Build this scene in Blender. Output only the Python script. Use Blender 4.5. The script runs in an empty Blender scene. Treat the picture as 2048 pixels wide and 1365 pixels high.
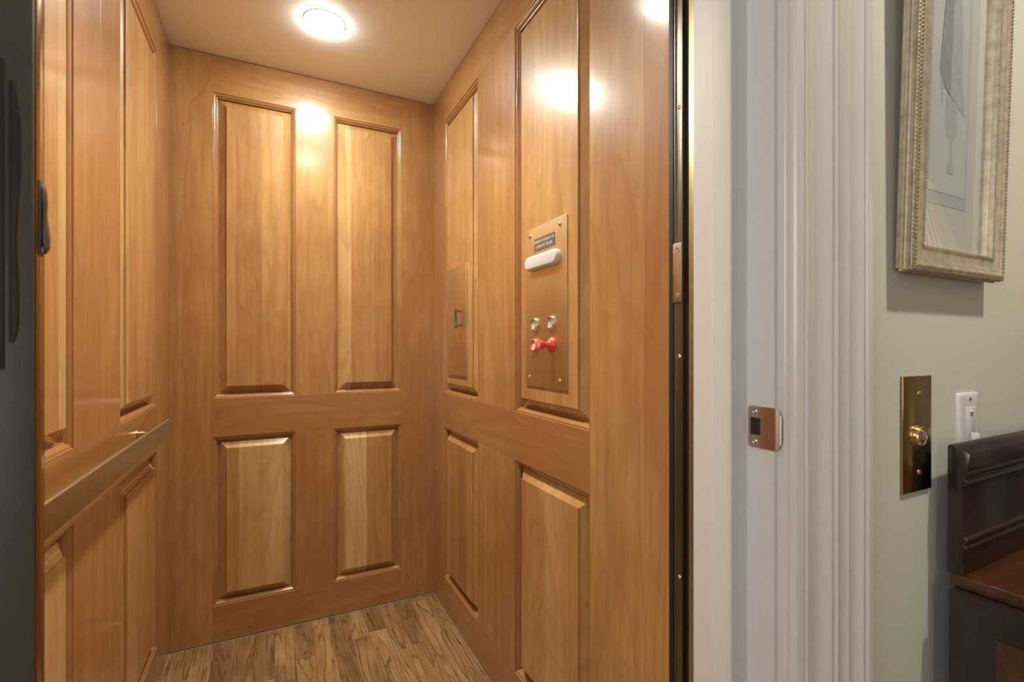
import bpy, bmesh, math, random
from mathutils import Vector, Matrix
random.seed(7)
C = bpy.context.scene.collection
sc = bpy.context.scene
PI = math.pi

# ------------------------------------------------------------ camera, world, lights, exposure
EYE = 1.07
cam = bpy.data.cameras.new('camera'); camo = bpy.data.objects.new('camera', cam); C.objects.link(camo)
camo.location = (0, 0, EYE); camo.rotation_euler = (PI/2, 0, -math.radians(26.2))
cam.sensor_width = 36; cam.lens = 965/2048*36; cam.shift_y = 13.5/2048; cam.clip_start = .01
cam.dof.use_dof = True; cam.dof.focus_distance = 1.35; cam.dof.aperture_fstop = 5.0
sc.camera = camo
sc.view_settings.view_transform = 'Standard'; sc.view_settings.look = 'None'
sc.view_settings.gamma = 1; sc.view_settings.use_curve_mapping = False
sc.view_settings.exposure = 0.0
sc.cycles.max_bounces = 10; sc.cycles.diffuse_bounces = 6; sc.cycles.glossy_bounces = 5
w = bpy.data.worlds.new('world'); sc.world = w; w.use_nodes = True
w.node_tree.nodes['Background'].inputs[0].default_value = (.8, .88, 1, 1)
w.node_tree.nodes['Background'].inputs[1].default_value = .15

LAMPS = [(.146, 1.68), (.165, 1.13)]      # two recessed lights of the cab
HALL_LAMP = (1.12, -.24)
CAB_LENS = 240.0
HALL_W = 20.0
CAB_W = 3.4
WINDOW_E = 5.0
JAMB_FILL = 6.5
def area(name, loc, size, watt, col, rot=(0, 0, 0), spread=180, shape='DISK', sy=None):
    l = bpy.data.lights.new(name, 'AREA'); l.shape = shape; l.size = size; l.energy = watt; l.color = col
    if sy: l.size_y = sy
    l.spread = math.radians(spread)
    o = bpy.data.objects.new(name, l); o.location = loc; o.rotation_euler = rot; C.objects.link(o); return o
for (x, y), wt in zip(LAMPS, (CAB_W, CAB_W*2.2)):
    area('cab_lamp_beam', (x, y, 2.116), .10, wt, (1, .90, .74), spread=112)
area('hall_lamp_beam', (*HALL_LAMP, 2.584), .07, HALL_W, (1, .90, .76), spread=150)

# ------------------------------------------------------------ materials
def srgb(r, g, b):
    f = lambda c: (c/255/12.92) if c/255 <= .04045 else ((c/255+.055)/1.055)**2.4
    return (f(r), f(g), f(b), 1)
class NT:
    def __init__(s, name):
        s.m = bpy.data.materials.new(name); s.m.use_nodes = True; s.t = s.m.node_tree
        s.b = s.t.nodes['Principled BSDF']
    def n(s, typ, **kw):
        n = s.t.nodes.new(typ)
        for k, v in kw.items():
            if k.startswith('i_'): n.inputs[k[2:].replace('_', ' ')].default_value = v
            elif k.startswith('n_'): n.inputs[int(k[2:])].default_value = v
            else: setattr(n, k, v)
        return n
    def l(s, a, b): s.t.links.new(a, b); return b.node
    def math(s, op, a, b=None, clamp=False):
        n = s.n('ShaderNodeMath', operation=op, use_clamp=clamp)
        for i, v in enumerate((a, b)):
            if v is None: continue
            if isinstance(v, (int, float)): n.inputs[i].default_value = v
            else: s.t.links.new(v, n.inputs[i])
        return n.outputs[0]
    def ramp(s, fac, stops, interp='LINEAR'):
        n = s.n('ShaderNodeValToRGB'); e = n.color_ramp; e.interpolation = interp
        while len(e.elements) < len(stops): e.elements.new(.5)
        for el, (p, c) in zip(e.elements, stops): el.position = p; el.color = c if len(c) == 4 else (*c, 1)
        s.t.links.new(fac, n.inputs[0]); return n.outputs[0]
    def mix(s, fac, a, b, mode='MIX'):
        n = s.n('ShaderNodeMix', data_type='RGBA', blend_type=mode)
        for i, v in ((0, fac), (6, a), (7, b)):
            if isinstance(v, (int, float, tuple)): n.inputs[i].default_value = v
            else: s.t.links.new(v, n.inputs[i])
        return n.outputs[2]
    def scale(s, vec, v):
        n = s.n('ShaderNodeVectorMath', operation='MULTIPLY'); n.inputs[1].default_value = v
        s.t.links.new(vec, n.inputs[0]); return n.outputs[0]
    def noise(s, vec, scale=1, detail=3, rough=.5, dist=0):
        n = s.n('ShaderNodeTexNoise'); n.inputs['Scale'].default_value = scale; n.inputs['Detail'].default_value = detail
        n.inputs['Roughness'].default_value = rough; n.inputs['Distortion'].default_value = dist
        s.t.links.new(vec, n.inputs['Vector']); return n.outputs['Fac']
    def bump(s, h, strength=.2, dist=.001):
        n = s.n('ShaderNodeBump'); n.inputs['Strength'].default_value = strength; n.inputs['Distance'].default_value = dist
        s.t.links.new(h, n.inputs['Height']); s.t.links.new(n.outputs[0], s.b.inputs['Normal']); return n
    def attr(s, name, out='Vector'):
        n = s.n('ShaderNodeAttribute', attribute_name=name); return n.outputs[out]

def simple(name, col, rough=.5, metal=0, noise=.06, nscale=30, bump=0, bdist=.0005, coat=0, emit=None, spec=.5, aniso=None):
    N = NT(name); co = N.n('ShaderNodeTexCoord').outputs['Object']
    v = N.scale(co, aniso or (1, 1, 1))
    f = N.noise(v, nscale, 4)
    a = tuple(c*(1-noise) for c in col[:3])+(1,); b = tuple(min(1, c*(1+noise)) for c in col[:3])+(1,)
    N.l(N.ramp(f, [(.3, a), (.7, b)]), N.b.inputs['Base Color'])
    N.b.inputs['Roughness'].default_value = rough; N.b.inputs['Metallic'].default_value = metal
    N.b.inputs['Specular IOR Level'].default_value = spec
    N.b.inputs['Coat Weight'].default_value = coat; N.b.inputs['Coat Roughness'].default_value = .1
    if bump: N.bump(f, bump, bdist)
    if emit:
        N.b.inputs['Emission Color'].default_value = emit[0]; N.b.inputs['Emission Strength'].default_value = emit[1]
    return N.m

def cherry(name, dark=1.0):
    N = NT(name)
    g = N.attr('grain'); tone = N.attr('tone', 'Fac'); strip = N.attr('strip', 'Fac')
    sx = N.n('ShaderNodeSeparateXYZ'); N.l(g, sx.inputs[0])
    # glued-up boards
    warp = N.noise(N.scale(g, (1.5, .8, 1)), 1, 1)
    xs = N.math('ADD', N.math('MULTIPLY', sx.outputs[0], 11.5), N.math('MULTIPLY', warp, .12))
    bid = N.math('FLOOR', xs)
    cmb = N.n('ShaderNodeCombineXYZ'); N.l(bid, cmb.inputs[0]); N.l(N.math('FLOOR', N.math('MULTIPLY', sx.outputs[2], .999)), cmb.inputs[2])
    wn = N.n('ShaderNodeTexWhiteNoise', noise_dimensions='3D'); N.l(cmb.outputs[0], wn.inputs['Vector'])
    board = N.math('MULTIPLY', wn.outputs['Value'], strip)
    # offset grain per board
    gb = N.n('ShaderNodeVectorMath', operation='ADD'); N.l(g, gb.inputs[0])
    o2 = N.n('ShaderNodeCombineXYZ'); N.l(N.math('MULTIPLY', board, 3.7), o2.inputs[2]); N.l(o2.outputs[0], gb.inputs[1])
    G = gb.outputs[0]
    big = N.noise(N.scale(G, (5, 1.1, 1)), 1, 3, .5, .4)
    mott = N.noise(N.scale(G, (16, 7, 1)), 1, 4, .6, .8)
    streak = N.noise(N.scale(G, (60, 1.6, 1)), 1, 4, .6)
    fine = N.noise(N.scale(G, (420, 9, 1)), 1, 2, .5)
    # cathedral lines
    cat = N.noise(N.scale(G, (4.6, .75, 1)), 1, 2, .45, .35)
    saw = N.math('FRACT', N.math('MULTIPLY', cat, 15))
    line = N.math('MULTIPLY', N.math('POWER', saw, 5), N.math('MULTIPLY', N.math('SUBTRACT', 1, saw, True), 9, True), True)
    linem = N.math('MULTIPLY', line, N.math('SUBTRACT', mott, .22, True))
    v = N.math('ADD', N.math('MULTIPLY', big, .34), N.math('MULTIPLY', mott, .30))
    v = N.math('ADD', v, N.math('MULTIPLY', streak, .30))
    v = N.math('ADD', v, N.math('MULTIPLY', N.math('SUBTRACT', board, .5), .27))
    v = N.math('ADD', v, N.math('MULTIPLY', fine, .10))
    v = N.math('ADD', v, N.math('MULTIPLY', tone, .16))
    d = dark
    col = N.ramp(v, [(.34, (.335*d, .155*d, .050*d)), (.50, (.435*d, .235*d, .083*d)), (.62, (.515*d, .31*d, .130*d)), (.76, (.60*d, .405*d, .185*d))])
    col = N.mix(N.math('MULTIPLY', linem, 1.5, True), col, (.22*d, .085*d, .03*d, 1))
    vo = N.n('ShaderNodeTexVoronoi'); vo.inputs['Scale'].default_value = 1
    N.l(N.scale(G, (28, 5.5, 1)), vo.inputs['Vector'])
    spot = N.math('MULTIPLY', N.math('LESS_THAN', vo.outputs['Distance'], .055), N.math('GREATER_THAN', mott, .52))
    col = N.mix(N.math('MULTIPLY', spot, .55), col, (.10*d, .03*d, .012*d, 1))
    N.l(col, N.b.inputs['Base Color'])
    N.b.inputs['Roughness'].default_value = .42
    N.b.inputs['Specular IOR Level'].default_value = .35
    N.b.inputs['Coat Weight'].default_value = .85; N.b.inputs['Coat Roughness'].default_value = .16
    N.bump(N.math('ADD', N.math('MULTIPLY', fine, .4), N.math('MULTIPLY', mott, .8)), .10, .0006)
    return N.m

def oak():
    N = NT('oak_strip_floor')
    co = N.n('ShaderNodeTexCoord').outputs['Object']
    s = N.n('ShaderNodeSeparateXYZ'); N.l(co, s.inputs[0])
    px = N.math('MULTIPLY', s.outputs[0], 1/.0635); idx = N.math('FLOOR', px); fx = N.math('FRACT', px)
    w1 = N.n('ShaderNodeTexWhiteNoise', noise_dimensions='1D'); N.l(idx, w1.inputs['W'])
    py = N.math('ADD', N.math('MULTIPLY', s.outputs[1], 1/.62), N.math('MULTIPLY', w1.outputs['Value'], 7.3))
    idy = N.math('FLOOR', py); fy = N.math('FRACT', py)
    cb = N.n('ShaderNodeCombineXYZ'); N.l(idx, cb.inputs[0]); N.l(idy, cb.inputs[1])
    w2 = N.n('ShaderNodeTexWhiteNoise', noise_dimensions='2D'); N.l(cb.outputs[0], w2.inputs['Vector'])
    off = N.n('ShaderNodeCombineXYZ'); N.l(N.math('MULTIPLY', w2.outputs['Value'], 37), off.inputs[2])
    ad = N.n('ShaderNodeVectorMath', operation='ADD'); N.l(co, ad.inputs[0]); N.l(off.outputs[0], ad.inputs[1])
    G = ad.outputs[0]
    cat = N.noise(N.scale(G, (11, 1.0, 1)), 1, 3, .5, .25)
    saw = N.math('FRACT', N.math('MULTIPLY', cat, 15))
    line = N.math('MULTIPLY', N.math('POWER', saw, 4.5), N.math('ADD', .35, N.math('MULTIPLY', N.noise(N.scale(G, (22, 5, 1)), 1, 3, .6), .9)), True)
    poreN = N.noise(N.scale(G, (260, 9, 1)), 1, 3, .6)
    pore = N.math('MULTIPLY', N.math('SUBTRACT', poreN, .40, True), 2.0)
    lm = N.math('MULTIPLY', N.math('ADD', line, N.math('MULTIPLY', pore, .25)), 1.0, True)
    blotch = N.noise(N.scale(G, (14, 4, 1)), 1, 3, .6, .6)
    base = N.ramp(N.math('ADD', N.math('MULTIPLY', blotch, .7), N.math('MULTIPLY', w2.outputs['Value'], .3)),
                  [(.3, (.155, .082, .032)), (.5, (.28, .160, .066)), (.7, (.40, .25, .11))])
    col = N.mix(N.math('MULTIPLY', lm, .88, True), base, (.045, .024, .011, 1))
    seam = N.math('ADD', N.math('LESS_THAN', fx, .018), N.math('LESS_THAN', fy, .003), True)
    col = N.mix(N.math('MULTIPLY', seam, .75), col, (.03, .016, .008, 1))
    N.l(col, N.b.inputs['Base Color']); N.b.inputs['Roughness'].default_value = .38
    N.bump(N.math('SUBTRACT', 1, lm), .25, .0006)
    return N.m

M = {}
M['cherry'] = cherry('cherry_veneer')
M['cherry_molding'] = cherry('cherry_molding', .97)
M['oak'] = oak()
M['ceil'] = simple('cab_ceiling_paint', (.93, .925, .93), .6, noise=.01, nscale=120, bump=.15)
M['white'] = simple('white_trim_paint', (.60, .58, .55), .25, noise=.01, nscale=60, bump=.05, spec=.5)
M['jamb'] = simple('white_jamb_paint', (.60, .58, .55), .48, noise=.01, nscale=60, bump=.05, spec=.3)
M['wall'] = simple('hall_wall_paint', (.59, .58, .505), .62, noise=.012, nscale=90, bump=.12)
M['wallfar'] = simple('darkened_hall_wall', (.30, .27, .22), .7, noise=.02, nscale=60)  # unseen walls, darkened to cut bounce light in the hall
M['hallceil'] = simple('hall_ceiling_paint', (.78, .77, .74), .8, noise=.01)
M['brass'] = simple('satin_brass', (.80, .64, .40), .42, 1, noise=.05, nscale=14, bump=.02)
M['brass_rail'] = simple('scuffed_brass', (.47, .385, .235), .40, 1, noise=.06, nscale=60, bump=.02)
M['brass_old'] = simple('aged_brass', (.42, .30, .16), .17, 1, noise=.05, nscale=20)
M['brass_edge'] = simple('bright_brass_edge', (.75, .58, .30), .25, 1)
M['chrome'] = simple('chrome', (.82, .80, .78), .12, 1, noise=.02)
M['nickel'] = simple('worn_nickel', (.58, .54, .50), .28, 1, noise=.10, nscale=90)
M['handle'] = simple('dark_nickel_pull', (.33, .29, .24), .22, 1, noise=.05)
M['copper'] = simple('satin_bronze_plate', (.56, .42, .34), .30, 1, noise=.04)
M['steel'] = simple('dull_steel_channel', (.22, .195, .165), .36, 1, noise=.06, nscale=30, aniso=(1, 1, .1))
M['black'] = simple('black_rubber_and_gap', (.012, .010, .009), .55, 0)  # rubber of the seal; also paints the dark of the gap and latch hole
M['bronze'] = simple('dark_bronze_metal', (.098, .084, .066), .42, .3, noise=.08)
M['slotshade'] = simple('slot_shade_bronze', (.022, .018, .016), .5, 0)  # dark colour for the shade in the gate's pull slot
M['plastic'] = simple('white_plastic', (.64, .62, .615), .35, 0, noise=.01)
M['lens'] = simple('frosted_button_lens', (.74, .64, .62), .22, 0, noise=.03, coat=.6)
M['red'] = simple('red_plastic', (.80, .065, .045), .28, 0, noise=.04, coat=.5)
M['pink'] = simple('pale_red_ring', (.78, .24, .20), .25, .2, noise=.04, coat=.6)
M['label'] = simple('grey_label', (.13, .11, .10), .45, 0)
M['ink'] = simple('label_lettering', (.72, .68, .62), .5, 0)
M['ink_dark'] = simple('dark_lettering', (.20, .13, .13), .5, 0)
M['caulk'] = simple('grey_caulk', (.22, .20, .18), .7, 0, noise=.15, nscale=60)
M['espresso'] = simple('espresso_wood', (.022, .0115, .0075), .24, 0, noise=.25, nscale=14, aniso=(.3, 3, 3), coat=.25)
M['redwood'] = simple('reddish_brown_wood', (.060, .022, .009), .26, 0, noise=.30, nscale=16, aniso=(.3, 3, 3), coat=.25)
M['frame'] = simple('antique_silver_gilt', (.47, .41, .31), .42, .35, noise=.22, nscale=70, bump=.2)
M['framegold'] = simple('antique_gold_wash', (.40, .325, .21), .42, .35, noise=.30, nscale=140, bump=.2)
M['mat'] = simple('mat_board', (.60, .60, .57), .8, 0, noise=.015)
M['print_blue'] = simple('print_border_blue', (.47, .52, .53), .8, 0, noise=.05, nscale=60)
M['print_pale'] = simple('print_paper_pale', (.58, .585, .575), .8, 0, noise=.02)
M['print_grey'] = simple('print_drapery_grey', (.31, .325, .335), .8, 0, noise=.10, nscale=80)
M['print_mid'] = simple('print_drapery_pale', (.45, .465, .47), .8, 0, noise=.09, nscale=80)
M['shade'] = simple('pleated_cream_shade', (.78, .68, .52), .8, 0, noise=.03)
M['ceramic'] = simple('glazed_ceramic', (.55, .52, .44), .2, 0)
M['glow'] = simple('lamp_lens', (1, .95, .88), .5, 0, noise=0, emit=((.97, 1, .90, 1), CAB_LENS))
M['glow_near'] = simple('near_lamp_lens', (1, .95, .88), .5, 0, noise=0, emit=((.97, 1, .90, 1), CAB_LENS*.16))
M['glow_hall'] = simple('hall_lamp_lens', (1, .95, .88), .5, 0, noise=0, emit=((1, .9, .76, 1), 20))
M['jamb_fill'] = simple('jamb_fill_glow', (.5, .5, .5), .5, 0, noise=0, emit=((1, .98, .95, 1), JAMB_FILL))  # glow of the added pane that lights the jamb from the left
M['daylight'] = simple('window_daylight', (.5, .5, .5), .5, 0, noise=0, emit=((.92, .95, 1, 1), WINDOW_E))
def glass(name, tint=(1, 1, 1, 1), rough=.0, refl=.5):
    N = NT(name)
    tr = N.n('ShaderNodeBsdfTransparent'); tr.inputs[0].default_value = tint
    gl = N.n('ShaderNodeBsdfGlossy'); gl.inputs['Roughness'].default_value = rough
    lw = N.n('ShaderNodeLayerWeight')
    fr = N.math('ADD', .075, N.math('MULTIPLY', N.math('POWER', lw.outputs['Facing'], 4.0), .5))
    mx = N.n('ShaderNodeMixShader'); N.l(fr, mx.inputs[0]); N.l(tr.outputs[0], mx.inputs[1]); N.l(gl.outputs[0], mx.inputs[2])
    N.l(mx.outputs[0], N.t.nodes['Material Output'].inputs['Surface']); return N.m
M['glass'] = glass('picture_glass')

# ------------------------------------------------------------ mesh helpers
class MB:
    """collects shapes into one mesh; carries grain coordinates for the timber"""
    def __init__(s): s.v = []; s.f = []; s.g = []; s.t = []; s.s = []; s.mi = []
    def add(s, vs, fs, gs=None, tone=0., strip=0., mi=0):
        b = len(s.v); s.v += [tuple(p) for p in vs]; s.f += [tuple(b+i for i in f) for f in fs]; s.mi += [mi]*len(fs)
        s.g += gs if gs else [tuple(p) for p in vs]; s.t += [tone]*len(vs); s.s += [strip]*len(vs); return s
    def box(s, p0, p1, mi=0, T=None):
        (x0, y0, z0), (x1, y1, z1) = p0, p1
        vs = [(x, y, z) for x in (x0, x1) for y in (y0, y1) for z in (z0, z1)]
        if T: vs = [T(*p) for p in vs]
        return s.add(vs, [(0, 1, 3, 2), (4, 6, 7, 5), (0, 4, 5, 1), (2, 3, 7, 6), (0, 2, 6, 4), (1, 5, 7, 3)], mi=mi)
    def lathe(s, prof, T, n=32, mi=0, sx=1, sy=1):
        """prof: (radius, height); T maps (u,v,h) to world"""
        vs = []; k = len(prof)
        for i in range(n):
            a = 2*PI*i/n
            for r, h in prof: vs.append(T(r*math.cos(a)*sx, r*math.sin(a)*sy, h))
        fs = [(i*k+j, ((i+1) % n)*k+j, ((i+1) % n)*k+j+1, i*k+j+1) for i in range(n) for j in range(k-1)]
        fs.append(tuple(i*k for i in range(n))[::-1]); fs.append(tuple(i*k+k-1 for i in range(n)))
        return s.add(vs, fs, mi=mi)
    def prism(s, poly, z0, z1, T=None, mi=0):
        T = T or (lambda x, y, z: (x, y, z)); n = len(poly)
        vs = [T(x, y, z0) for x, y in poly]+[T(x, y, z1) for x, y in poly]
        fs = [(i, (i+1) % n, n+(i+1) % n, n+i) for i in range(n)]+[tuple(range(n))[::-1], tuple(range(n, 2*n))]
        return s.add(vs, fs, mi=mi)
    def tube(s, pts, r, n=14, mi=0):
        pts = [Vector(p) for p in pts]; vs = []; up = Vector((0.13, .21, .97))
        for i, p in enumerate(pts):
            d = (pts[min(i+1, len(pts)-1)]-pts[max(i-1, 0)]).normalized(); a = d.cross(up).normalized(); b = d.cross(a)
            rr = r[i] if isinstance(r, (list, tuple)) else r
            vs += [p+(a*math.cos(2*PI*k/n)+b*math.sin(2*PI*k/n))*rr for k in range(n)]
        fs = [(i*n+k, i*n+(k+1) % n, (i+1)*n+(k+1) % n, (i+1)*n+k) for i in range(len(pts)-1) for k in range(n)]
        fs += [tuple(range(n))[::-1], tuple(range((len(pts)-1)*n, len(pts)*n))]
        return s.add(vs, fs, mi=mi)
    def build(s, name, mats, parent=None, bevel=0, smooth=35, seg=2):
        me = bpy.data.meshes.new(name); me.from_pydata(s.v, [], s.f)
        for m in (mats if isinstance(mats, (list, tuple)) else [mats]): me.materials.append(m)
        for p, mi in zip(me.polygons, s.mi): p.material_index = mi
        a = me.attributes.new('grain', 'FLOAT_VECTOR', 'POINT')
        for i, g in enumerate(s.g): a.data[i].vector = g
        a = me.attributes.new('tone', 'FLOAT', 'POINT'); a.data.foreach_set('value', s.t)
        a = me.attributes.new('strip', 'FLOAT', 'POINT'); a.data.foreach_set('value', s.s)
        bm = bmesh.new(); bm.from_mesh(me); bmesh.ops.recalc_face_normals(bm, faces=bm.faces)
        if bevel:
            es = [e for e in bm.edges if len(e.link_faces) == 2 and e.calc_face_angle(0) > math.radians(35)]
            bmesh.ops.bevel(bm, geom=es, offset=bevel, segments=seg, profile=.5, affect='EDGES', clamp_overlap=True)
        bm.to_mesh(me); bm.free()
        if smooth:
            me.polygons.foreach_set('use_smooth', [True]*len(me.polygons)); me.set_sharp_from_angle(angle=math.radians(smooth))
        o = bpy.data.objects.new(name, me); C.objects.link(o)
        if parent is not None:
            o.parent = parent; bpy_origin(o, parent)
        return o
def world_loc(o):
    l = Vector(o.location)
    return l if o.parent is None else l+world_loc(o.parent)
def bpy_origin(o, parent):
    """geometry is written in world coordinates; keep it there under an (unrotated) parent"""
    wl = world_loc(parent)
    for v in o.data.vertices: v.co -= wl
def tag(o, label=None, cat=None, group=None, kind=None):
    if label: o['label'] = label
    if cat: o['category'] = cat
    if group: o['group'] = group
    if kind: o['kind'] = kind
    return o
def thing(name, label, cat, loc, group=None):
    o = bpy.data.objects.new(name, None); o.location = loc; o.empty_display_size = .05; C.objects.link(o)
    return tag(o, label, cat, group)
def struct(o, label, cat): return tag(o, label, cat, None, 'structure')

def text_part(name, body, size, T, mat, parent, align='CENTER', extrude=.0002, aspect=1.0):
    cu = bpy.data.curves.new(name+'_c', 'FONT'); cu.body = body; cu.size = size; cu.align_x = align; cu.align_y = 'CENTER'
    cu.extrude = extrude
    to = bpy.data.objects.new(name+'_t', cu); C.objects.link(to)
    dg = bpy.context.evaluated_depsgraph_get(); dg.update()
    me = bpy.data.meshes.new_from_object(to.evaluated_get(dg)); me.name = name
    bpy.data.objects.remove(to); bpy.data.curves.remove(cu)
    wl = world_loc(parent) if parent is not None else Vector((0, 0, 0))
    for v in me.vertices: v.co = Vector(T(v.co.x*aspect, v.co.y, v.co.z))-wl
    me.materials.clear(); me.materials.append(mat)
    o = bpy.data.objects.new(name, me); C.objects.link(o); o.parent = parent; return o

# ------------------------------------------------------------ the panelled cab
XR, XL, YB, H = .622, -.330, 2.038, 2.13
YF = .639                                   # front end of the panelled walls
TR = lambda a, b, c: (XR-c, a, b)           # right wall: a = Y, b = Z, c = into the cab
TL = lambda a, b, c: (XL+c, a, b)
TB = lambda a, b, c: (a, YB-c, b)
seed = [0]
def nxt(): seed[0] += 1; return float(seed[0])*3.0+.5
def timber(mb, T, a0, a1, b0, b1, c0, c1, along, tone=0., strip=0.):
    """a board; along = 'b' for vertical grain"""
    k = nxt(); ox = random.random()*5; oy = random.random()*9
    P = [(a, b, c) for a in (a0, a1) for b in (b0, b1) for c in (c0, c1)]
    g = [((a+c*.5+ox, b+oy, k) if along == 'b' else (b+c*.5+ox, a+oy, k)) for a, b, c in P]
    mb.add([T(*p) for p in P], [(0, 1, 3, 2), (4, 6, 7, 5), (0, 4, 5, 1), (2, 3, 7, 6), (0, 2, 6, 4), (1, 5, 7, 3)], g, tone, strip)
def ring(mb, T, rect, prof, tone=0.):
    """mitred frame inside rect; prof = [(inset, c)]; four unshared sides so that the grain runs along each"""
    a0, a1, b0, b1 = rect
    for side in range(4):
        k = nxt(); ox = random.random()*5; oy = random.random()*9; vs = []; g = []
        for o, c in prof:
            e = {0: ((a0+o, b0+o), (a1-o, b0+o)), 1: ((a1-o, b0+o), (a1-o, b1-o)), 2: ((a1-o, b1-o), (a0+o, b1-o)), 3: ((a0+o, b1-o), (a0+o, b0+o))}[side]
            for a, b in e:
                vs.append(T(a, b, c)); al = a if side in (0, 2) else b; g.append((o*1.3+ox+c, al+oy, k))
        fs = [(2*i, 2*i+1, 2*i+3, 2*i+2) for i in range(len(prof)-1)]
        mb.add(vs, fs, g, tone, 0.)
MOLD = [(0, -.023), (0, 0), (.0012, .0), (.0022, -.0026), (.0040, -.0030), (.0054, -.0024), (.0082, -.0036), (.0106, -.0064), (.0118, -.0094), (.0124, -.0100), (.0150, -.0106), (.0156, -.0140), (.0156, -.023)]
def raised_panel(T, rect, parent, name='raised_panel'):
    a0, a1, b0, b1 = rect
    m = MB(); ring(m, T, rect, MOLD, tone=-.25); mo = m.build('panel_molding', M['cherry_molding'], parent)
    i0 = .0158
    A0, A1, B0, B1 = a0+i0, a1-i0, b0+i0, b1-i0
    prof = [(0, -.0225), (0, -.0205), (.003, -.0195), (.028, -.0022), (.0283, .0018), (.0296, .0022)]
    k = nxt(); ox = random.random()*5; oy = random.random()*9
    vs = []; g = []; fs = []
    for o, c in prof:
        for a, b in ((A0+o, B0+o), (A1-o, B0+o), (A1-o, B1-o), (A0+o, B1-o)):
            vs.append(T(a, b, c)); g.append((a+ox, b+oy, k))
    n = len(prof)
    for i in range(n-1):
        for j in range(4): fs.append((4*i+j, 4*i+(j+1) % 4, 4*i+4+(j+1) % 4, 4*i+4+j))
    fs.append((4*n-4, 4*n-3, 4*n-2, 4*n-1)); fs.append((3, 2, 1, 0))
    p = MB(); p.add(vs, fs, g, .15, 1.)
    return p.build(name, M['cherry'], parent, smooth=0)

def panel_wall(name, T, A0, A1, cols, outer, label, mulls):
    """cols: openings (a0,a1); outer: the wall span. rails run between the outer stiles, mullions between the rails"""
    back = MB(); back.box((A0, 0, -.030), (A1, H, -.0232), T=T)
    w_ = back.build(name, M['cherry'], None, smooth=0); struct(w_, label, 'wall')
    zb = [(.133, .748), (.885, 1.995)]
    lo, hi = cols[0][0], cols[-1][1]
    for (s0, s1), tone in outer:
        m = MB(); timber(m, T, s0, s1, .004, H-.003, -.0228, 0, 'b', tone, 0); m.build('stile', M['cherry'], w_, bevel=.0004, smooth=0)
    for (b0, b1), tone in (((.004, zb[0][0]), -.35), ((zb[0][1], zb[1][0]), -.3), ((zb[1][1], H-.003), -.1)):
        m = MB(); timber(m, T, lo, hi, b0, b1, -.0228, 0, 'a', tone, 0); m.build('rail', M['cherry'], w_, bevel=.0004, smooth=0)
    for (s0, s1) in mulls:
        for b0, b1 in zb:
            m = MB(); timber(m, T, s0, s1, b0, b1, -.0228, 0, 'b', random.uniform(-.2, .35), 0); m.build('mullion', M['cherry'], w_, bevel=.0004, smooth=0)
    for c0, c1 in cols:
        for b0, b1 in zb: raised_panel(T, (c0, c1, b0, b1), w_)
    return w_
panel_wall('wall_back', TB, XL-.03, XR+.03, [(-.201, .074), (.212, .483)], [((XL-.03, -.201), .1), ((.483, XR+.03), -.15)],
           'rear cherry-panelled wall of the elevator cab, facing the doorway', [(.074, .212)])
panel_wall('wall_right', TR, YF, YB-.001, [(.876, 1.246), (1.527, 1.892)], [((YF, .702), -.2), ((.702, .876), .35), ((1.892, YB-.001), -.1)],
           'right cherry-panelled elevator wall holding the control panel', [(1.246, 1.395), (1.395, 1.527)])
panel_wall('wall_left', TL, YF, YB-.001, [(.790, 1.148), (1.442, 1.845)], [((YF, .790), 0), ((1.845, YB-.001), 0)],
           'left cherry-panelled elevator wall behind the brass handrail', [(1.148, 1.30), (1.30, 1.442)])
# cab floor, with a bead of grey caulk
m = MB(); m.box((XL-.03, .56, -.04), (XR+.03, YB+.03, 0)); struct(m.build('floor', M['oak'], smooth=0), 'oak strip floor inside the elevator cab', 'floor')
m = MB()
def bead(p0, p1, r=.0018):
    m.tube([Vector(p0), Vector(p1)], r, 8)
bead((XL, YB, 0), (XR, YB, 0)); bead((XL, YF, 0), (XL, YB, 0)); bead((XR, YF, 0), (XR, YB, 0))
struct(m.build('trim_1', M['caulk'], bevel=0), 'thin grey caulk line where the oak floor meets the panelled walls', 'trim')
# cab ceiling with two round cut-outs
def holed(mb, x0, x1, y0, y1, z, cx, cy, r, th=.02, n=48):
    for lvl in (z, z+th):
        vs = []; 
        for i in range(n):
            a = 2*PI*i/n; c, s = math.cos(a), math.sin(a); vs.append((cx+r*c, cy+r*s, lvl))
        for i in range(n):
            a = 2*PI*i/n; c, s = math.cos(a), math.sin(a)
            tx = ((x1-cx)/c if c > 1e-9 else (x0-cx)/c if c < -1e-9 else 1e9); ty = ((y1-cy)/s if s > 1e-9 else (y0-cy)/s if s < -1e-9 else 1e9)
            t = min(tx, ty); vs.append((cx+t*c, cy+t*s, lvl))
        fs = []
        for i in range(n):
            j = (i+1) % n; fs.append((i, j, n+j, n+i))
        b = len(vs)
        for X, Y in ((x0, y0), (x1, y0), (x1, y1), (x0, y1)):      # corner triangles
            a = math.atan2(Y-cy, X-cx) % (2*PI); i = int(a/(2*PI)*n) % n; vs.append((X, Y, lvl)); fs.append((n+i, n+(i+1) % n, len(vs)-1))
        mb.add(vs, fs)
    vs = [(cx+r*math.cos(2*PI*i/n), cy+r*math.sin(2*PI*i/n), l) for l in (z, z+th) for i in range(n)]
    mb.add(vs, [(i, (i+1) % n, n+(i+1) % n, n+i) for i in range(n)])
m = MB()
holed(m, XL-.03, XR+.03, .56, 1.40, H, LAMPS[1][0], LAMPS[1][1], .066)
holed(m, XL-.03, XR+.03, 1.40, YB+.03, H, LAMPS[0][0], LAMPS[0][1], .066)
struct(m.build('ceiling', M['ceil'], smooth=0), 'smooth off-white ceiling of the elevator cab', 'ceiling')

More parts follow.
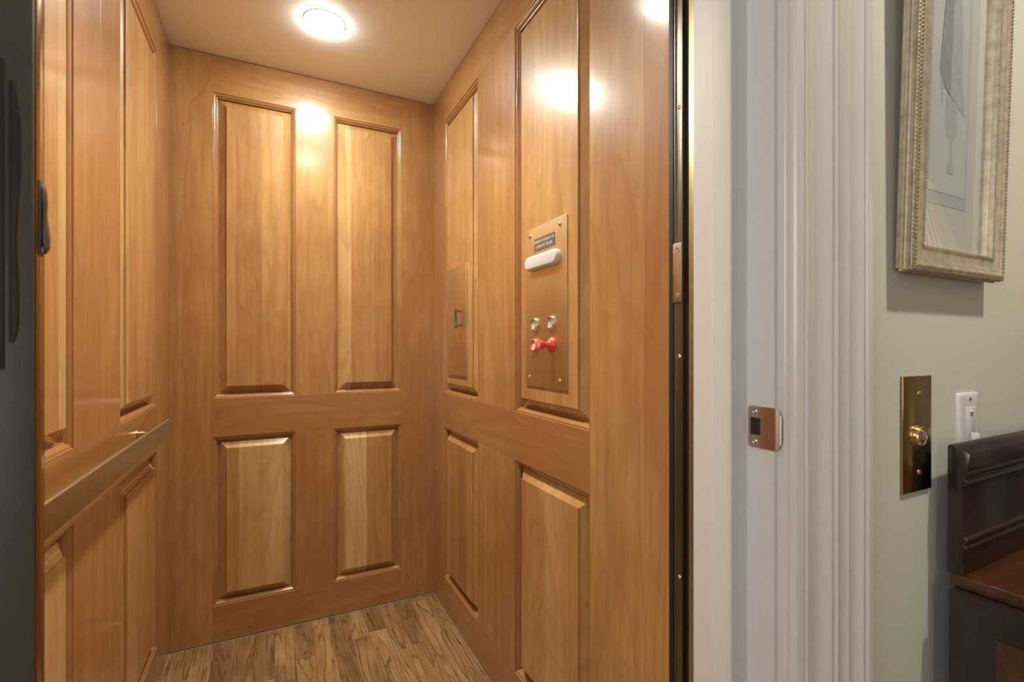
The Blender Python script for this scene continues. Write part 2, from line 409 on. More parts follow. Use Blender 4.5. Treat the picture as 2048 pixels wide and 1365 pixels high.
def downlight(x, y, z, r, label, glow, group):
    t = thing('ceiling_light', label, 'ceiling light', (x, y, z), group)
    T = lambda u, v, h: (x+u, y+v, z+h)
    m = MB(); n = 48
    pr = [(r+.003, .000), (r+.0035, -.0001), (r+.0020, -.0008), (r+.0010, -.0012), (r, -.0012), (r-.003, .010), (r-.003, .016), (r+.003, .016), (r+.003, 0)]
    vs = [T(a*math.cos(2*PI*i/n), a*math.sin(2*PI*i/n), h) for i in range(n) for a, h in pr]; k = len(pr)
    m.add(vs, [(i*k+j, ((i+1) % n)*k+j, ((i+1) % n)*k+j+1, i*k+j+1) for i in range(n) for j in range(k-1)])
    m.build('trim_ring', M['plastic'], t)
    m = MB(); m.lathe([(r-.003, .009), (r-.0018, -.0012), (r-.004, -.003), (r*.85, -.006), (r*.5, -.010), (r*.05, -.0115)], T, 48); m.build('lamp_lens', glow, t)
    return t
downlight(*LAMPS[0], H, .062, 'round recessed light glowing in the elevator ceiling near the rear wall', M['glow'], None)
downlight(*LAMPS[1], H, .062, 'round recessed elevator ceiling light nearer the doorway, mirrored on the right wall', M['glow_near'], None)

# ------------------------------------------------------------ handrail on the left wall
t = thing('handrail', 'flat scuffed brass handrail bar on the left panelled wall', 'handrail', (XL, 1.3, .84))
m = MB(); RX0, RX1 = -.2935, -.284
m.box((RX0, .70, .8035), (RX1, 1.775, .8535)); m.build('rail_bar', M['brass_rail'], t, bevel=.0006)
m = MB(); m.box((RX0-.009, 1.769, .8035), (RX0+.0005, 1.775, .8535)); m.build('end_return', M['brass_rail'], t, bevel=.0004)
for yy in (.90, 1.60):
    m = MB(); m.lathe([(.011, 0), (.011, .003), (.0085, .004), (.0085, .0345), (.0095, .0366)], lambda u, v, h: (XL+h, yy+u, .838+v), 24); m.build('standoff', M['brass_edge'], t)

# ------------------------------------------------------------ car operating panel
c0 = .0022                                          # face of the raised field
def TRc(a, b, c): return (XR-c0-c, a, b)
def rrect(y0, y1, z0, z1, r, n=6):
    pts = []
    for cx, cy, a0 in ((y1-r, z1-r, 0), (y0+r, z1-r, 90), (y0+r, z0+r, 180), (y1-r, z0+r, 270)):
        for i in range(n+1):
            a = math.radians(a0+90*i/n); pts.append((cx+r*math.cos(a), cy+r*math.sin(a)))
    return pts
cop = thing('control_panel', 'tall brass elevator control panel with buttons and red stop knob', 'control panel', (XR-c0, 1.064, .968))
m = MB(); m.prism(rrect(.961, 1.167, .968, 1.386, .0008, 2), 0, .0035, TRc); plate = m.build('face_plate', M['brass'], cop, bevel=.0006)
TY = lambda cy, cz, base=0.0: (lambda u, v, h: TRc(cy-u, cz+v, base+h))
for cy, cz in ((1.143, 1.369), (.990, 1.368), (1.145, .991), (.992, .990)):
    m = MB(); m.lathe([(.0058, .0033), (.0056, .0045), (.0040, .0062), (.0018, .0068), (.0012, .0060)], TY(cy, cz), 20); sq = m.build('screw', M['brass_edge'], cop)
m = MB(); m.prism(rrect(1.014, 1.117, 1.323, 1.355, .003), .0035, .0045, TRc); lab = m.build('label_plate', M['label'], cop)
text_part('lettering', 'AMEROME HYDRAULIC LTD', .0098, TY(1.0655, 1.3455, .0045), M['ink'], lab, aspect=.83)
text_part('lettering', 'CAPACITY: 750 LBS.', .0105, TY(1.0655, 1.3325, .0045), M['ink'], lab, aspect=.9)
lm = bmesh.new(); m = MB()
n = 28; prof = [(.0000, .0035), (0, .0100), (.0010, .0140), (.0035, .0168), (.0070, .0175)]
vs = []; base = rrect(.987, 1.152, 1.273, 1.311, .0188, 8); cyc = (.987+1.152)/2; czc = (1.273+1.311)/2
for ins, h in prof:
    for y_, z_ in rrect(.987+ins, 1.152-ins, 1.273+ins, 1.311-ins, .0188-ins, 8): vs.append(TRc(y_, z_, h))
q = len(base); fs = [(i*q+j, i*q+(j+1) % q, (i+1)*q+(j+1) % q, (i+1)*q+j) for i in range(len(prof)-1) for j in range(q)]
fs += [tuple(range(q)), tuple(range((len(prof)-1)*q, len(prof)*q))]
m.add(vs, fs); m.build('light_lens', M['plastic'], cop, smooth=60)
def button(cy, cz, ringm, txt):
    m = MB(); R = .0168
    n_ = 36; pr = [(R, .0035), (R, .0090), (R-.001, .0105), (R-.0030, .0110), (R-.0042, .0100), (R-.0044, .0060), (R-.0044, .0035)]
    T = TY(cy, cz); k = len(pr)
    m.add([T(a*math.cos(2*PI*i/n_), a*math.sin(2*PI*i/n_), h) for i in range(n_) for a, h in pr],
          [(i*k+j, ((i+1) % n_)*k+j, ((i+1) % n_)*k+j+1, i*k+j+1) for i in range(n_) for j in range(k-1)])
    b = m.build('push_button', ringm, cop)
    m = MB(); m.lathe([(R-.0046, .0035), (R-.0046, .0068), (R-.0060, .0078), (R*.3, .0068), (.0005, .0066)], T, 36); ln = m.build('button_lens', M['lens'], b)
    if txt: text_part('lettering', txt, .015, TY(cy, cz, .0074), M['ink_dark'], b)
    return b
tag(button(1.114, 1.131, M['chrome'], '1'), 'chrome-ringed round button marked 1'); tag(button(1.029, 1.132, M['chrome'], '2'), 'chrome-ringed round button marked 2')
tag(button(1.114, 1.077, M['pink'], None), 'red-ringed round button with no mark')
m = MB(); T = TY(1.029, 1.077)
m.lathe([(.0185, .0035), (.0190, .0060), (.0165, .0095), (.0120, .0120), (.0085, .0160), (.0068, .0220), (.0072, .0270), (.0105, .0300), (.0118, .0320), (.0118, .0400), (.0108, .0415), (.0090, .0418)], T, 36)
kn = m.build('stop_knob', M['red'], cop); tag(kn, 'red pull knob marked STOP')
text_part('lettering', 'PULL', .0052, TY(1.029, 1.0815, .0419), M['ink'], kn); text_part('lettering', 'STOP', .0062, TY(1.029, 1.0755, .0419), M['ink'], kn)

# brass phone cabinet door, farther in
ph = thing('phone_cabinet', 'small plain brass cabinet door with chrome pull on the right wall', 'cabinet', (XR-c0, 1.722, .966))
m = MB(); m.prism(rrect(1.618, 1.826, .965, 1.378, .001, 2), 0, .0018, TRc); m.build('frame', M['brass_edge'], ph)
m = MB(); m.prism(rrect(1.6205, 1.8235, .9675, 1.3755, .001, 2), .0018, .0065, TRc); dr = m.build('door', M['brass'], ph, bevel=.0004)
m = MB(); T = lambda u, v, h: TRc(1.664+u, 1.177+v, .0065+h)
for dz in (-.026, .026): m.box((-.004, dz-.0035, 0), (.004, dz+.0035, .020), T=T)
m.prism([(-.005, -.036), (.005, -.036), (.006, -.030), (.006, .030), (.005, .036), (-.005, .036), (-.006, .030), (-.006, -.030)], .018, .026, T=T)
m.build('handle', M['handle'], dr, bevel=.0015)

# ------------------------------------------------------------ gate post at the cab front (right) and folded gate (left)
gp = thing('gate_post', 'dark steel gate post channel at the front end of the right wall', 'gate post', (XR, .61, 0))
Z1 = H-.002
def vpro(name, poly, mat, par, z0=0.001, z1=Z1, bevel=.0006):
    m = MB(); m.prism(poly, z0, z1); return m.build(name, mat, par, bevel=bevel)
vpro('seal_and_gap', [(XR-.0005, YF-.0005), (XR-.0005, .6285), (XR+.016, .6285), (XR+.016, YF-.0005)], M['black'], gp)
vpro('seal_and_gap', [(XR+.006, .6075), (XR+.006, .5935), (XR+.03, .5935), (XR+.03, .6075)], M['black'], gp)  # black fill painting the shaded gap beside the channel
st = vpro('steel_channel', [(XR+.0025, .6280), (XR-.0002, .6265), (XR-.0002, .6245), (XR+.0022, .6238), (XR+.0022, .6110), (XR-.0002, .6102), (XR-.0002, .6080), (XR+.03, .6080), (XR+.03, .6280)], M['steel'], gp, bevel=.0003)
vpro('brass_trim', [(XR-.001, .5930), (XR-.001, .5800), (XR-.003, .5780), (XR-.003, .5600), (XR+.03, .5600), (XR+.03, .5930)], M['brass_rail'], gp, bevel=.0005)
for zz in (1.484, 1.055, .676, .28, 1.88):
    m = MB(); m.lathe([(.0034, -.002), (.0036, .0004), (.0026, .0012), (.0012, .0004), (.0004, .0002)], lambda u, v, h: (XR+.0022-h, .6172+u, zz+v), 16); m.build('screw', M['chrome'], gp)
m = MB(); m.box((XR-.0042, .6055, 1.148), (XR-.0004, .6255, 1.249)); cp = m.build('contact_plate', M['nickel'], gp, bevel=.0005); tag(cp, 'scratched nickel contact plate')
for zz in (1.238, 1.160):
    m = MB(); m.lathe([(.0044, -.001), (.0044, .0007), (.0030, .0011), (.0014, .0003), (.0004, .0001)], lambda u, v, h: (XR-.0042-h, .6155+u, zz+v), 16); m.build('screw', M['chrome'], cp)

gt = thing('folding_gate', 'dark bronze elevator gate folded open at the left edge', 'gate', (-.26, .615, 0))
XP0, XP1, YG0, YG1 = -.262, -.2025, .602, .622
# lead post front with raised dark strips painting the shade of a pull slot
m = MB(); m.box((XP0, YG0, .01), (XP1, YG1, 2.09)); post = m.build('lead_post', M['bronze'], gt, bevel=.0012)
m = MB(); m.box((-.2300, YG0-.0016, 1.05), (-.2220, YG0+.001, 1.335)); m.build('slot_shade', M['slotshade'], gt, bevel=.0007)
pts = []
m = MB()
sl = [(-.2185, 1.075), (-.2150, 1.075), (-.2122, 1.090), (-.2120, 1.12), (-.2140, 1.17), (-.2110, 1.23), (-.2112, 1.28), (-.2150, 1.316), (-.2185, 1.316)]
m.prism([(x, z) for x, z in sl], 0, .0016, T=lambda x, z, h: (x, YG0-.0016+h, z)); m.build('slot_shade', M['slotshade'], gt, bevel=.0005)
m = MB(); m.box((XP1, .6065, .01), (XP1+.0012, YG1+.0015, 2.09)); m.build('brass_edge', M['brass_old'], gt, bevel=.0003)
hl = [(0.0012, 1.226, .0022), (.0022, 1.221, .0026), (.0034, 1.208, .0022), (.0032, 1.198, .0019), (.0034, 1.188, .0026), (.0042, 1.175, .0032), (.0036, 1.166, .0034), (.0014, 1.161, .0030)]
m = MB(); m.tube([(XP1+.001+dx, .6145, z) for dx, z, r in hl], [r for _, _, r in hl], 14); m.build('latch_handle', M['steel'], gt)
m = MB(); m.box((XP1+.001, .609, 1.158), (XP1+.0026, .620, 1.230)); m.build('latch_plate', M['bronze'], gt, bevel=.0006)
for i in range(4):
    x0 = XP0-.002-i*.016
    m = MB(); m.box((x0-.013, .590+.004*(i % 2), .012), (x0, .690, 2.08)); m.build('folded_leaf', M['bronze'], gt, bevel=.002)

# ------------------------------------------------------------ hall: walls, jamb, casing
WY = .410                                     # hall wall face
JX = .579                                     # jamb face
m = MB(); m.box((-1.9, WY, 0), (-.335, .535, 2.6)); m.box((JX+.022, WY, 0), (2.75, .535, 2.6)); m.box((-.335, WY, 2.07), (JX+.022, .535, 2.6))
struct(m.build('wall_front', M['wall'], smooth=0), 'grey-beige hall wall beside the elevator doorway, where the framed picture hangs', 'wall')
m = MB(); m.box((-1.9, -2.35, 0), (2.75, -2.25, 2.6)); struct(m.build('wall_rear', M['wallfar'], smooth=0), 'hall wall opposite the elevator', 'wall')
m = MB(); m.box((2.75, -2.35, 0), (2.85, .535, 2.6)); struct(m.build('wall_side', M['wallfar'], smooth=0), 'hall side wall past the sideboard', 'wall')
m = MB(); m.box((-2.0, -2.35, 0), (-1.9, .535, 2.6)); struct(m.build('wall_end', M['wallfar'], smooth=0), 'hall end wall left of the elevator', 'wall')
m = MB(); m.box((-2.0, -2.35, -.04), (2.85, .558, 0)); struct(m.build('floor', M['oak'], smooth=0), 'oak strip floor of the hall', 'floor')
m = MB(); m.box((-2.0, -2.35, 2.6), (2.85, .535, 2.64)); struct(m.build('ceiling', M['hallceil'], smooth=0), 'white hall ceiling', 'ceiling')
wn = MB(); wn.box((-1.25, -2.248, .15), (-.85, -2.243, 1.50)); wp = wn.build('window_1', M['daylight'], smooth=0); struct(wp, 'daylit hall window opposite the elevator', 'window')
m = MB()
for b in ((-1.31, -.79, .09, .15), (-1.31, -.79, 1.50, 1.56)): m.box((b[0], -2.25, b[2]), (b[1], -2.215, b[3]))
for b in ((-1.31, -1.25), (-.85, -.79)): m.box((b[0], -2.25, .15), (b[1], -2.215, 1.50))
m.build('pane_frame', M['white'], wp, bevel=.003)
wn = MB(); wn.box((-1.898, -1.05, 1.05), (-1.893, .15, 2.30)); wp2 = wn.build('fill_pane', M['jamb_fill'], smooth=0); struct(wp2, 'glowing pane added on the hall end wall to light the jamb', 'window')  # added fill light: glowing pane that brightens the jamb faces
m = MB()
for b in ((-1.11, .21, .99, 1.05), (-1.11, .21, 2.30, 2.36)): m.box((-1.9, b[0], b[2]), (-1.865, b[1], b[3]))
for b in ((-1.11, -1.05), (.15, .21)): m.box((-1.9, b[0], 1.05), (-1.865, b[1], 2.30))
m.build('pane_frame', M['white'], wp2, bevel=.003)  # surround of the added fill pane
downlight(*HALL_LAMP, 2.6, .05, 'round recessed light in the hall ceiling above the sideboard', M['glow_hall'], None)
def jamb(sx, x0):
    X = lambda x: x0+sx*(x-JX)
    P = [(JX, WY), (JX, .449), (JX-.030, .4495), (JX-.0315, .451), (JX-.0315, .480), (JX-.029, .483), (JX-.029, .5165), (JX+.021, .5165), (JX+.021, WY)]
    m = MB(); m.prism([(X(x), y) for x, y in P], 0, 2.07); return m.build('trim_2' if sx > 0 else 'trim_3', M['jamb'], bevel=.0012)
struct(jamb(1, JX), 'white painted jamb with door stop on the right of the elevator doorway', 'door jamb')
struct(jamb(-1, -.313), 'white painted jamb on the left of the elevator doorway', 'door jamb')
m = MB(); m.box((-.313, WY, 2.049), (JX, .5165, 2.07)); struct(m.build('trim_4', M['white'], bevel=.001), 'white head jamb over the elevator doorway', 'door jamb')
# fluted casing profile (x from the inner edge, depth from the wall)
def arc(x0, x1, d, n=7, base=.025): return [(x0+(x1-x0)*i/n, base-1.5*d*math.sin(PI*i/n)) for i in range(n+1)]
cs = [(0, 0), (0, .009), (.0008, .0105), (.0008, .0145), (-.0004, .0155), (-.0006, .019), (.0004, .0222), (.0018, .0245), (.0040, .025), (.0155, .0252), (.0172, .0225), (.0190, .0250)]
cs += [(.0210, .0262), (.0260, .0258)]+arc(.0275, .066, .0052)+[(.0695, .0268), (.0725, .0268), (.0737, .0240), (.0755, .0240)]+arc(.0770, .0870, -.0028, 6, .0240)+[(.0890, .0236)]
cs += arc(.0905, .1110, .0038, 6)+arc(.1125, .1420, .0050)+[(.1440, .0262), (.1462, .0262), (.1475, .0225), (.1495, .0225), (.1510, .0275), (.1530, .0290), (.1610, .0290), (.1630, .0275), (.1635, 0)]
def casing(name, sx, x0, label):
    m = MB(); m.prism([(x0+sx*x, WY-d) for x, d in cs], 0, 2.13); return struct(m.build(name, M['white'], smooth=28), label, 'casing')
casing('trim_5', 1, JX+.0075, 'white fluted casing on the right of the elevator doorway')
casing('trim_6', -1, -.3205, 'white fluted casing on the left of the elevator doorway')
m = MB(); m.box((-.49, WY-.024, 2.13), (.76, WY, 2.27)); struct(m.build('trim_7', M['white'], bevel=.002), 'white head casing over the elevator doorway', 'casing')
# baseboard
m = MB(); m.prism([(WY, 0), (WY-.016, 0), (WY-.016, .11), (WY-.010, .125), (WY, .13)], .752, 2.75, T=lambda y, z, x: (x, y, z)); struct(m.build('baseboard_right', M['white'], bevel=.0), 'white baseboard along the hall wall', 'baseboard')

# strike plate on the right jamb
k = JX/.593; TJ = lambda y, z, c: (JX-c, y, z)
ZS = EYE+(.9615-EYE)*k; HY0, HY1 = .4100, .4470
s_ = thing('strike_plate', 'small bronze-coloured strike plate let into the white jamb', 'strike plate', (JX, .428, ZS))
m = MB(); zz0, zz1 = ZS-.0278, ZS+.0278; yh0, yh1 = .4285, .4435; zh0, zh1 = ZS-.0105, ZS+.0125
def rq(y0, y1, z0, z1): m.box((y0, z0, .0), (y1, z1, .0012), T=TJ)
up = [(HY0, zh1), (HY0, zz1), (HY1-.004, zz1), (HY1-.0012, zz1-.0012), (HY1, zz1-.004), (HY1, zh1)]
dn = [(y, 2*ZS-z+(zh0+zh1-2*ZS)) for y, z in up]
dn = [(HY0, zh0), (HY0, zz0), (HY1-.004, zz0), (HY1-.0012, zz0+.0012), (HY1, zz0+.004), (HY1, zh0)]
m.prism(up, 0, .0014, T=TJ); m.prism(dn, 0, .0014, T=TJ); rq(HY0, yh0, zh0, zh1); rq(yh1, HY1, zh0, zh1)
# curved lip wrapping the jamb edge
lip = []; zc_ = (zz0+zz1)/2; hh = (zz1-zz0)/2
nl = 8
vs = []
for i in range(nl+1):
    f = i/nl; a = f*math.radians(62); R = .010
    y = HY0-R*math.sin(a); x = JX-.0014+R*(1-math.cos(a)); h = hh*math.sqrt(max(.05, 1-(f*.92)**2.2))
    vs += [(x, y, zc_-h), (x, y, zc_+h), (x+.0014, y+.0008, zc_-h), (x+.0014, y+.0008, zc_+h)]
fs = []
for i in range(nl):
    a, b = 4*i, 4*i+4; fs += [(a, a+1, b+1, b), (a+2, b+2, b+3, a+3), (a, b, b+2, a+2), (a+1, a+3, b+3, b+1)]
fs += [(0, 2, 3, 1), (4*nl, 4*nl+1, 4*nl+3, 4*nl+2)]
m.add(vs, fs); m.build('plate', M['copper'], s_)
m = MB(); m.box((yh0, zh0, .0002), (yh1, zh1, .0004), T=TJ); m.build('latch_hole_shade', M['black'], s_)  # black sheet on the jamb paints the hole's dark inside
for zz in (ZS+.0205, ZS-.0195):
    m = MB(); m.lathe([(.0034, .0012), (.0034, .0018), (.0024, .0024), (.0010, .0016), (.0003, .0015)], lambda u, v, h: (JX-h, .4365+u, zz+v), 18); m.build('screw', M['copper'], s_)

# ------------------------------------------------------------ things on the hall wall
def TW(cx, cz): return lambda u, v, h: (cx+u, WY-h, cz+v)
q = WY/.4
def SW(x, z): return (x*q, EYE+(z-EYE)*q)
px0, pz0 = SW(.858, .846); px1, pz1 = SW(.942, 1.026)
cb = thing('call_button', 'brass elevator call button plate on the hall wall beside the white casing', 'call button', ((px0+px1)/2, WY, (pz0+pz1)/2))
m = MB(); m.prism([(px0, pz0), (px1, pz0), (px1, pz1), (px0, pz1)], 0, .0042, T=lambda x, z, h: (x, WY-h, z)); m.build('plate', M['brass_old'], cb, bevel=.0007)
bx, bz = SW(.896, .933); T = TW(bx, bz)
m = MB(); R = .0155; n_ = 36
pr = [(R+.0015, .0042), (R+.0015, .0055), (R, .0065), (R, .0115), (R-.0012, .0130), (R-.0030, .0130), (R-.0036, .0115), (R-.0036, .0042)]; k_ = len(pr)
m.add([T(a*math.cos(2*PI*i/n_), a*math.sin(2*PI*i/n_), h) for i in range(n_) for a, h in pr], [(i*k_+j, ((i+1) % n_)*k_+j, ((i+1) % n_)*k_+j+1, i*k_+j+1) for i in range(n_) for j in range(k_-1)])
br = m.build('push_button', M['brass_edge'], cb)
m = MB(); m.lathe([(R-.0038, .0042), (R-.0038, .0115), (R-.0055, .0137), (R*.4, .0150), (.0005, .0153)], T, 36); m.build('button_lens', M['chrome'], br)
for sz in (.998, .875):
    sx_, sz_ = SW(.905, sz); m = MB(); m.lathe([(.0040, .0040), (.0040, .0052), (.0026, .0064), (.0010, .0066)], TW(sx_, sz_), 18); m.build('screw', M['brass_edge'], cb)

sx0, sz1 = SW(1.031, .993); sx1, _ = SW(1.100, .993); sz0 = sz1-.118
sw = thing('light_switch', 'white dimmer light switch on the hall wall, half behind the sideboard back', 'light switch', ((sx0+sx1)/2, WY, (sz0+sz1)/2))
cx = (sx0+sx1)/2; cz = (sz0+sz1)/2
TP = lambda x, z, h: (x, WY-h, z)
m = MB()
prof = [(0, 0), (0, .0025), (.0012, .0045), (.004, .0058), (.009, .0064)]; vs = []
for ins, h in prof:
    for x, z in rrect(sx0+ins, sx1-ins, sz0+ins, sz1-ins, .003, 3): vs.append(TP(x, z, h))
q_ = 16; fs = [(i*q_+j, i*q_+(j+1) % q_, (i+1)*q_+(j+1) % q_, (i+1)*q_+j) for i in range(len(prof)-1) for j in range(q_)]
fs += [tuple(range(q_)), tuple(range((len(prof)-1)*q_, len(prof)*q_))]; m.add(vs, fs)
m.build('cover_plate', M['plastic'], sw, smooth=50)
m = MB(); m.box((cx-.0165, cz-.034, .0064), (cx+.0165, cz+.034, .0080), T=TP); m.build('inset', M['plastic'], sw, bevel=.0006)
m = MB(); m.box((cx-.0095, cz-.012, .0078), (cx+.0055, cz+.030, .0092), T=TP); m.build('slider_channel', M['plastic'], sw, bevel=.0006)
m = MB(); m.box((cx-.0075, cz+.026, .0085), (cx+.0040, cz+.0285, .0125), T=TP); m.build('slider', M['plastic'], sw, bevel=.0005)
m = MB(); m.prism([(0, 0), (.0120, .004), (.0120, .010), (0, .003)], 0, .024, T=lambda a, b, c: (cx-.004+c*.0+a*.7, WY-.008-b, cz-.034+c)); m.build('toggle', M['plastic'], sw, bevel=.0006)
for dz in (.048, -.048):
    m = MB(); m.lathe([(.0034, .0055), (.0034, .0068), (.0020, .0076), (.0008, .0070)], TW(cx, cz+dz), 16); m.build('screw', M['nickel'], sw)

# ------------------------------------------------------------ framed print, hung leaning forward
FX0, FX1, FZ0 = .851, 1.160, EYE+(1.192-EYE)*q-.0085
FH = .95
pic = thing('framed_picture', 'ornate antique silver-gold framed print of drapery and an urn, hung on the hall wall', 'picture', ((FX0+FX1)/2, WY-.004, FZ0))
lean = math.radians(1.6)
def TPc(x, z, c):            # c = away from the wall; leans out at the top about its bottom edge
    zz = z; cc = c+.004
    y = WY-(cc*math.cos(lean)+zz*math.sin(lean)); zw = FZ0+zz*math.cos(lean)-cc*math.sin(lean)
    return (x, y, zw)
def fring(m, prof, mi=0, x0=FX0, x1=FX1, z0=0, z1=FH):
    vs = []; n = len(prof)
    for o, c in prof:
        for x, z in ((x0+o, z0+o), (x1-o, z0+o), (x1-o, z1-o), (x0+o, z1-o)): vs.append(TPc(x, z, c))
    m.add(vs, [(4*i+j, 4*i+(j+1) % 4, 4*i+4+(j+1) % 4, 4*i+4+j) for i in range(n-1) for j in range(4)], mi=mi)
m = MB()
fring(m, [(.006, 0), (.006, .006), (.001, .0065), (0, .008), (0, .0105), (.0012, .0118), (.0030, .0122), (.0034, .0145), (.0020, .0155), (.0010, .0175), (.0022, .0190), (.0036, .0195), (.0030, .0208), (.0020, .0218), (.0022, .0228),
          (.0045, .0244), (.0085, .0250), (.0125, .0244), (.0145, .0226), (.0160, .0222), (.0175, .0224), (.0200, .0210), (.0260, .0196), (.0320, .0196), (.0365, .0208), (.0375, .0216), (.0395, .0218), (.0412, .0210), (.0418, .0150), (.0440, .0145), (.0450, .0105), (.0450, 0), (.006, 0)])
m.build('frame', M['frame'], pic, smooth=40)
# leaf-carved outer band and beaded inner band
def carve(m, x0, x1, z0, z1, step, c, r, sq, edge_h=False):
    L = [((x0, z0), (x1, z0)), ((x1, z0), (x1, z1)), ((x1, z1), (x0, z1)), ((x0, z1), (x0, z0))]
    for (ax, az), (bx_, bz_) in L:
        ln = math.hypot(bx_-ax, bz_-az); n = int(ln/step)
        dx, dz = (bx_-ax)/ln, (bz_-az)/ln
        for i in range(n):
            f = (i+.5)/n*ln; X, Z = ax+dx*f, az+dz*f
            vs = []
            for u, v, h in ((0, 0, 1), (1, 0, 0), (.7, .7, 0), (0, 1, 0), (-.7, .7, 0), (-1, 0, 0), (-.7, -.7, 0), (0, -1, 0), (.7, -.7, 0)):
                U = u*r*sq; V = v*r
                vs.append(TPc(X+dx*U-dz*V, Z+dz*U+dx*V, c+h*r*.8))
            m.add(vs, [(0, j, j % 8+1) for j in range(1, 9)])
m = MB(); carve(m, FX0+.0085, FX1-.0085, .0085, FH-.0085, .0062, .0240, .0044, .62); carve(m, FX0+.004, FX1-.004, .004, FH-.004, .0062, .0230, .0028, .9)
m.build('carved_leaf_band', M['framegold'], pic, smooth=60)
m = MB(); carve(m, FX0+.0398, FX1-.0398, .0398, FH-.0398, .0050, .0212, .0019, .85); m.build('bead_molding', M['framegold'], pic, smooth=60)
def flat(name, poly, c, mat, parent=None, th=.0004):
    m = MB(); m.prism(poly, 0, th, T=lambda x, z, h: TPc(x, z, c+h)); return m.build(name, mat, parent or pic, smooth=0)
W0, W1 = FX0+.045, FX1-.045
flat('mat_board', [(W0, .045), (W1, .045), (W1, FH-.045), (W0, FH-.045)], .0020, M['mat'], th=.001)
cxp = (W0+W1)/2
def rect(x0, x1, z0, z1): return [(x0, z0), (x1, z0), (x1, z1), (x0, z1)]
pb = flat('art_print', rect(W0+.030, W1-.050, .118, FH-.10), .0030, M['print_blue'])
flat('print_sheet', rect(W0+.040, W1-.060, .138, FH-.11), .0034, M['print_pale'], pb)
xm = (W0+.040+W1-.060)/2
dr_ = [(xm-.012, FH-.12), (xm+.012, FH-.12), (xm+.020, .45), (xm+.026, .34), (xm+.036, .272), (xm+.010, .288), (xm-.020, .308), (xm-.026, .280), (xm-.034, .335), (xm-.030, .37), (xm-.022, .48)]
wide = lambda P, k=1.25: [(xm+.008+(x-xm)*k, z) for x, z in P]
flat('drapery', wide(dr_), .0038, M['print_mid'], pb)
flat('drapery_fold', wide([(xm-.012, FH-.121), (xm-.001, FH-.121), (xm-.003, .45), (xm-.006, .298), (xm-.020, .308), (xm-.034, .335), (xm-.024, .46)]), .0042, M['print_grey'], pb)
urn = [(xm-.016, .298), (xm+.014, .288), (xm+.018, .255), (xm+.012, .232), (xm+.004, .226), (xm+.003, .205), (xm+.012, .185), (xm+.010, .172), (xm-.006, .172), (xm-.008, .185), (xm+.000, .205), (xm-.001, .226), (xm-.012, .232), (xm-.018, .255)]
flat('urn_figure', wide(urn, 1.15), .0038, M['print_mid'], pb)
flat('picture_glass', [(W0, .045), (W1, .045), (W1, FH-.045), (W0, FH-.045)], .0070, M['glass'], th=.0003)

# ------------------------------------------------------------ sideboard with raised back, lower right
SX0, SX1 = .974, 2.15
sb = thing('sideboard', 'dark brown wooden sideboard with moulded raised back against the hall wall', 'sideboard', (1.5, .15, 0))
ang = math.radians(1.0)
def TS(x, y, z):
    dx, dy = x-SX0, y-.392; return (SX0+dx*math.cos(ang)-dy*math.sin(ang), .392+dx*math.sin(ang)+dy*math.cos(ang)-.006, z)
BT = .915; BB = .709
# raised back: profile in (depth toward the room, z), extruded along x
P = [(0, BB), (.018, BB), (.018, BB+.040), (.0215, BB+.0415), (.0215, BB+.0455), (.019, BB+.047), (.019, BB+.053), (.0225, BB+.055), (.0225, BB+.059), (.0185, BB+.061),
     (.0175, BT-.064), (.0215, BT-.062), (.0230, BT-.059), (.0215, BT-.055), (.0195, BT-.053), (.0195, BT-.049), (.0235, BT-.047), (.0245, BT-.043), (.0225, BT-.040), (.0245, BT-.034), (.0255, BT-.012), (.002, BT), (-.002, BT-.003), (-.003, BB)]
m = MB(); m.prism(P, SX0, SX1, T=lambda d, z, x: TS(x, .392-d, z)); m.build('raised_back', M['espresso'], sb, bevel=.0006)
m = MB(); m.box((SX0-.002, -.085, BB-.020), (SX1+.002, .390, BB), T=TS); m.build('top', M['redwood'], sb, bevel=.003, seg=3)
m = MB(); m.box((SX0-.018, -.060, .06), (SX0+.008, .386, BB-.020), T=TS); side = m.build('side_panel', M['espresso'], sb, bevel=.002)
m = MB(); m.box((SX1-.008, -.060, .06), (SX1+.018, .386, BB-.020), T=TS); m.build('side_panel', M['espresso'], sb, bevel=.002)
m = MB(); m.box((SX0-.021, .18, .12), (SX0-.017, .33, BB-.07), T=TS); m.build('side_inset', M['redwood'], sb, bevel=.001)
m = MB(); m.box((SX0+.008, -.058, .06), (SX1-.008, .380, BB-.021), T=TS); m.build('body', M['espresso'], sb)
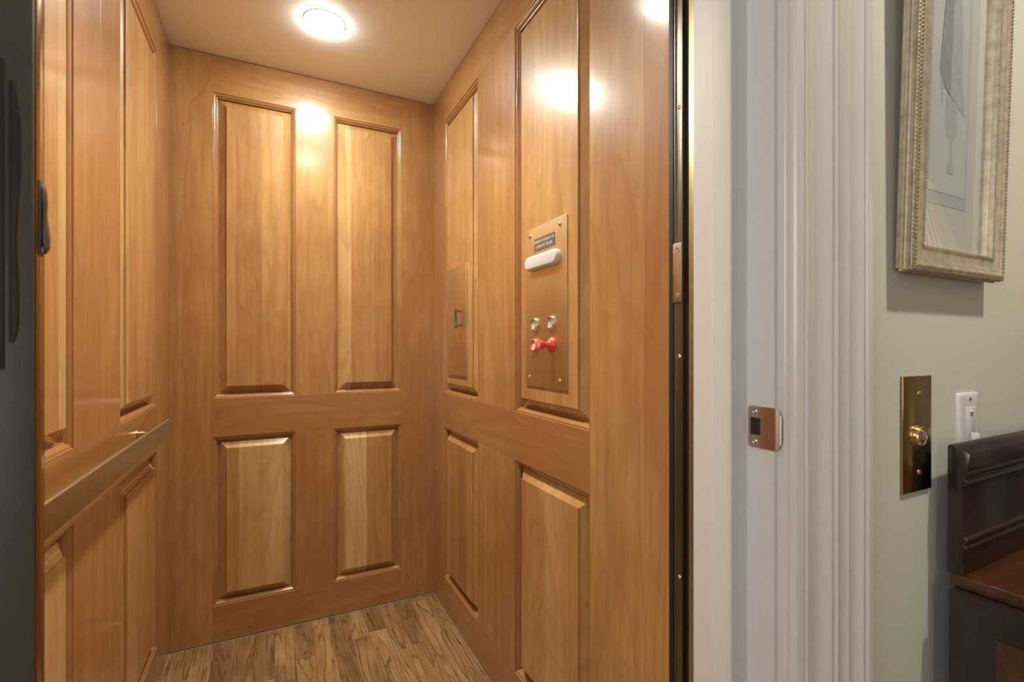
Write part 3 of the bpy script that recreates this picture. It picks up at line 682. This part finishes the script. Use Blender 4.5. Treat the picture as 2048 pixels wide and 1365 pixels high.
for i in range(2):
    a = SX0+.03+i*(SX1-SX0-.04)/2
    m = MB(); m.box((a, -.076, .10), (a+(SX1-SX0-.04)/2-.02, -.058, BB-.16), T=TS); d = m.build('door', M['redwood'], sb, bevel=.003)
    m = MB(); kx = a+(.04 if i else (SX1-SX0-.04)/2-.06)
    m.lathe([(.004, 0), (.004, .012), (.011, .018), (.010, .024), (.004, .027)], lambda u, v, h: TS(kx+u, -.076-h, .42+v), 20); m.build('knob', M['brass_old'], d)
    m = MB(); m.box((a, -.076, BB-.14), (a+(SX1-SX0-.04)/2-.02, -.058, BB-.035), T=TS); d = m.build('drawer', M['redwood'], sb, bevel=.003)
    m = MB(); kx = a+(SX1-SX0-.04)/4-.01; m.lathe([(.004, 0), (.004, .012), (.011, .018), (.010, .024), (.004, .027)], lambda u, v, h: TS(kx+u, -.076-h, BB-.088+v), 20); m.build('knob', M['brass_old'], d)
for lx in (SX0+.01, SX1-.01):
    for ly in (-.04, .36):
        m = MB(); m.lathe([(.020, 0), (.024, .02), (.024, .06)], lambda u, v, h: TS(lx+u, ly+v, h), 20); m.build('foot', M['espresso'], sb)

# ------------------------------------------------------------ table lamp on the sideboard (seen in the picture glass)
LX, LY = 1.47, .06
tl = thing('table_lamp', 'table lamp with pleated cream shade, seen as a reflection in the picture glass', 'lamp', (LX, LY, BB))
Tl = lambda u, v, h: (LX+u, LY+v, BB+h)
m = MB(); m.lathe([(.075, .0015), (.075, .018), (.045, .028), (.030, .05), (.055, .10), (.072, .16), (.070, .21), (.045, .28), (.022, .32), (.018, .35)], Tl, 40); m.build('base', M['ceramic'], tl)
m = MB(); m.lathe([(.006, .35), (.006, .78), (.010, .785), (.009, .80), (.003, .81)], Tl, 16); m.build('stem', M['brass_old'], tl)
m = MB(); n = 160; vs = []
for i in range(n):
    a = 2*PI*i/n; pk = (.0025 if i % 2 else -.0025)
    vs += [Tl((.205+pk)*math.cos(a), (.205+pk)*math.sin(a), .44), Tl((.095+pk*.7)*math.cos(a), (.095+pk*.7)*math.sin(a), .77),
           Tl((.202+pk)*math.cos(a), (.202+pk)*math.sin(a), .44), Tl((.092+pk*.7)*math.cos(a), (.092+pk*.7)*math.sin(a), .77)]
fs = []
for i in range(n):
    a, b = 4*i, 4*((i+1) % n); fs += [(a, b, b+1, a+1), (a+2, a+3, b+3, b+2), (a, a+2, b+2, b), (a+1, b+1, b+3, a+3)]
m.add(vs, fs); sh = m.build('lamp_shade', M['shade'], tl, smooth=0)
m = MB()
for k3 in range(3):
    a = 2*PI*k3/3; m.tube([Tl(0, 0, .775), Tl(.093*math.cos(a), .093*math.sin(a), .765)], .0015, 6)
m.build('shade_holder', M['brass_old'], sh)
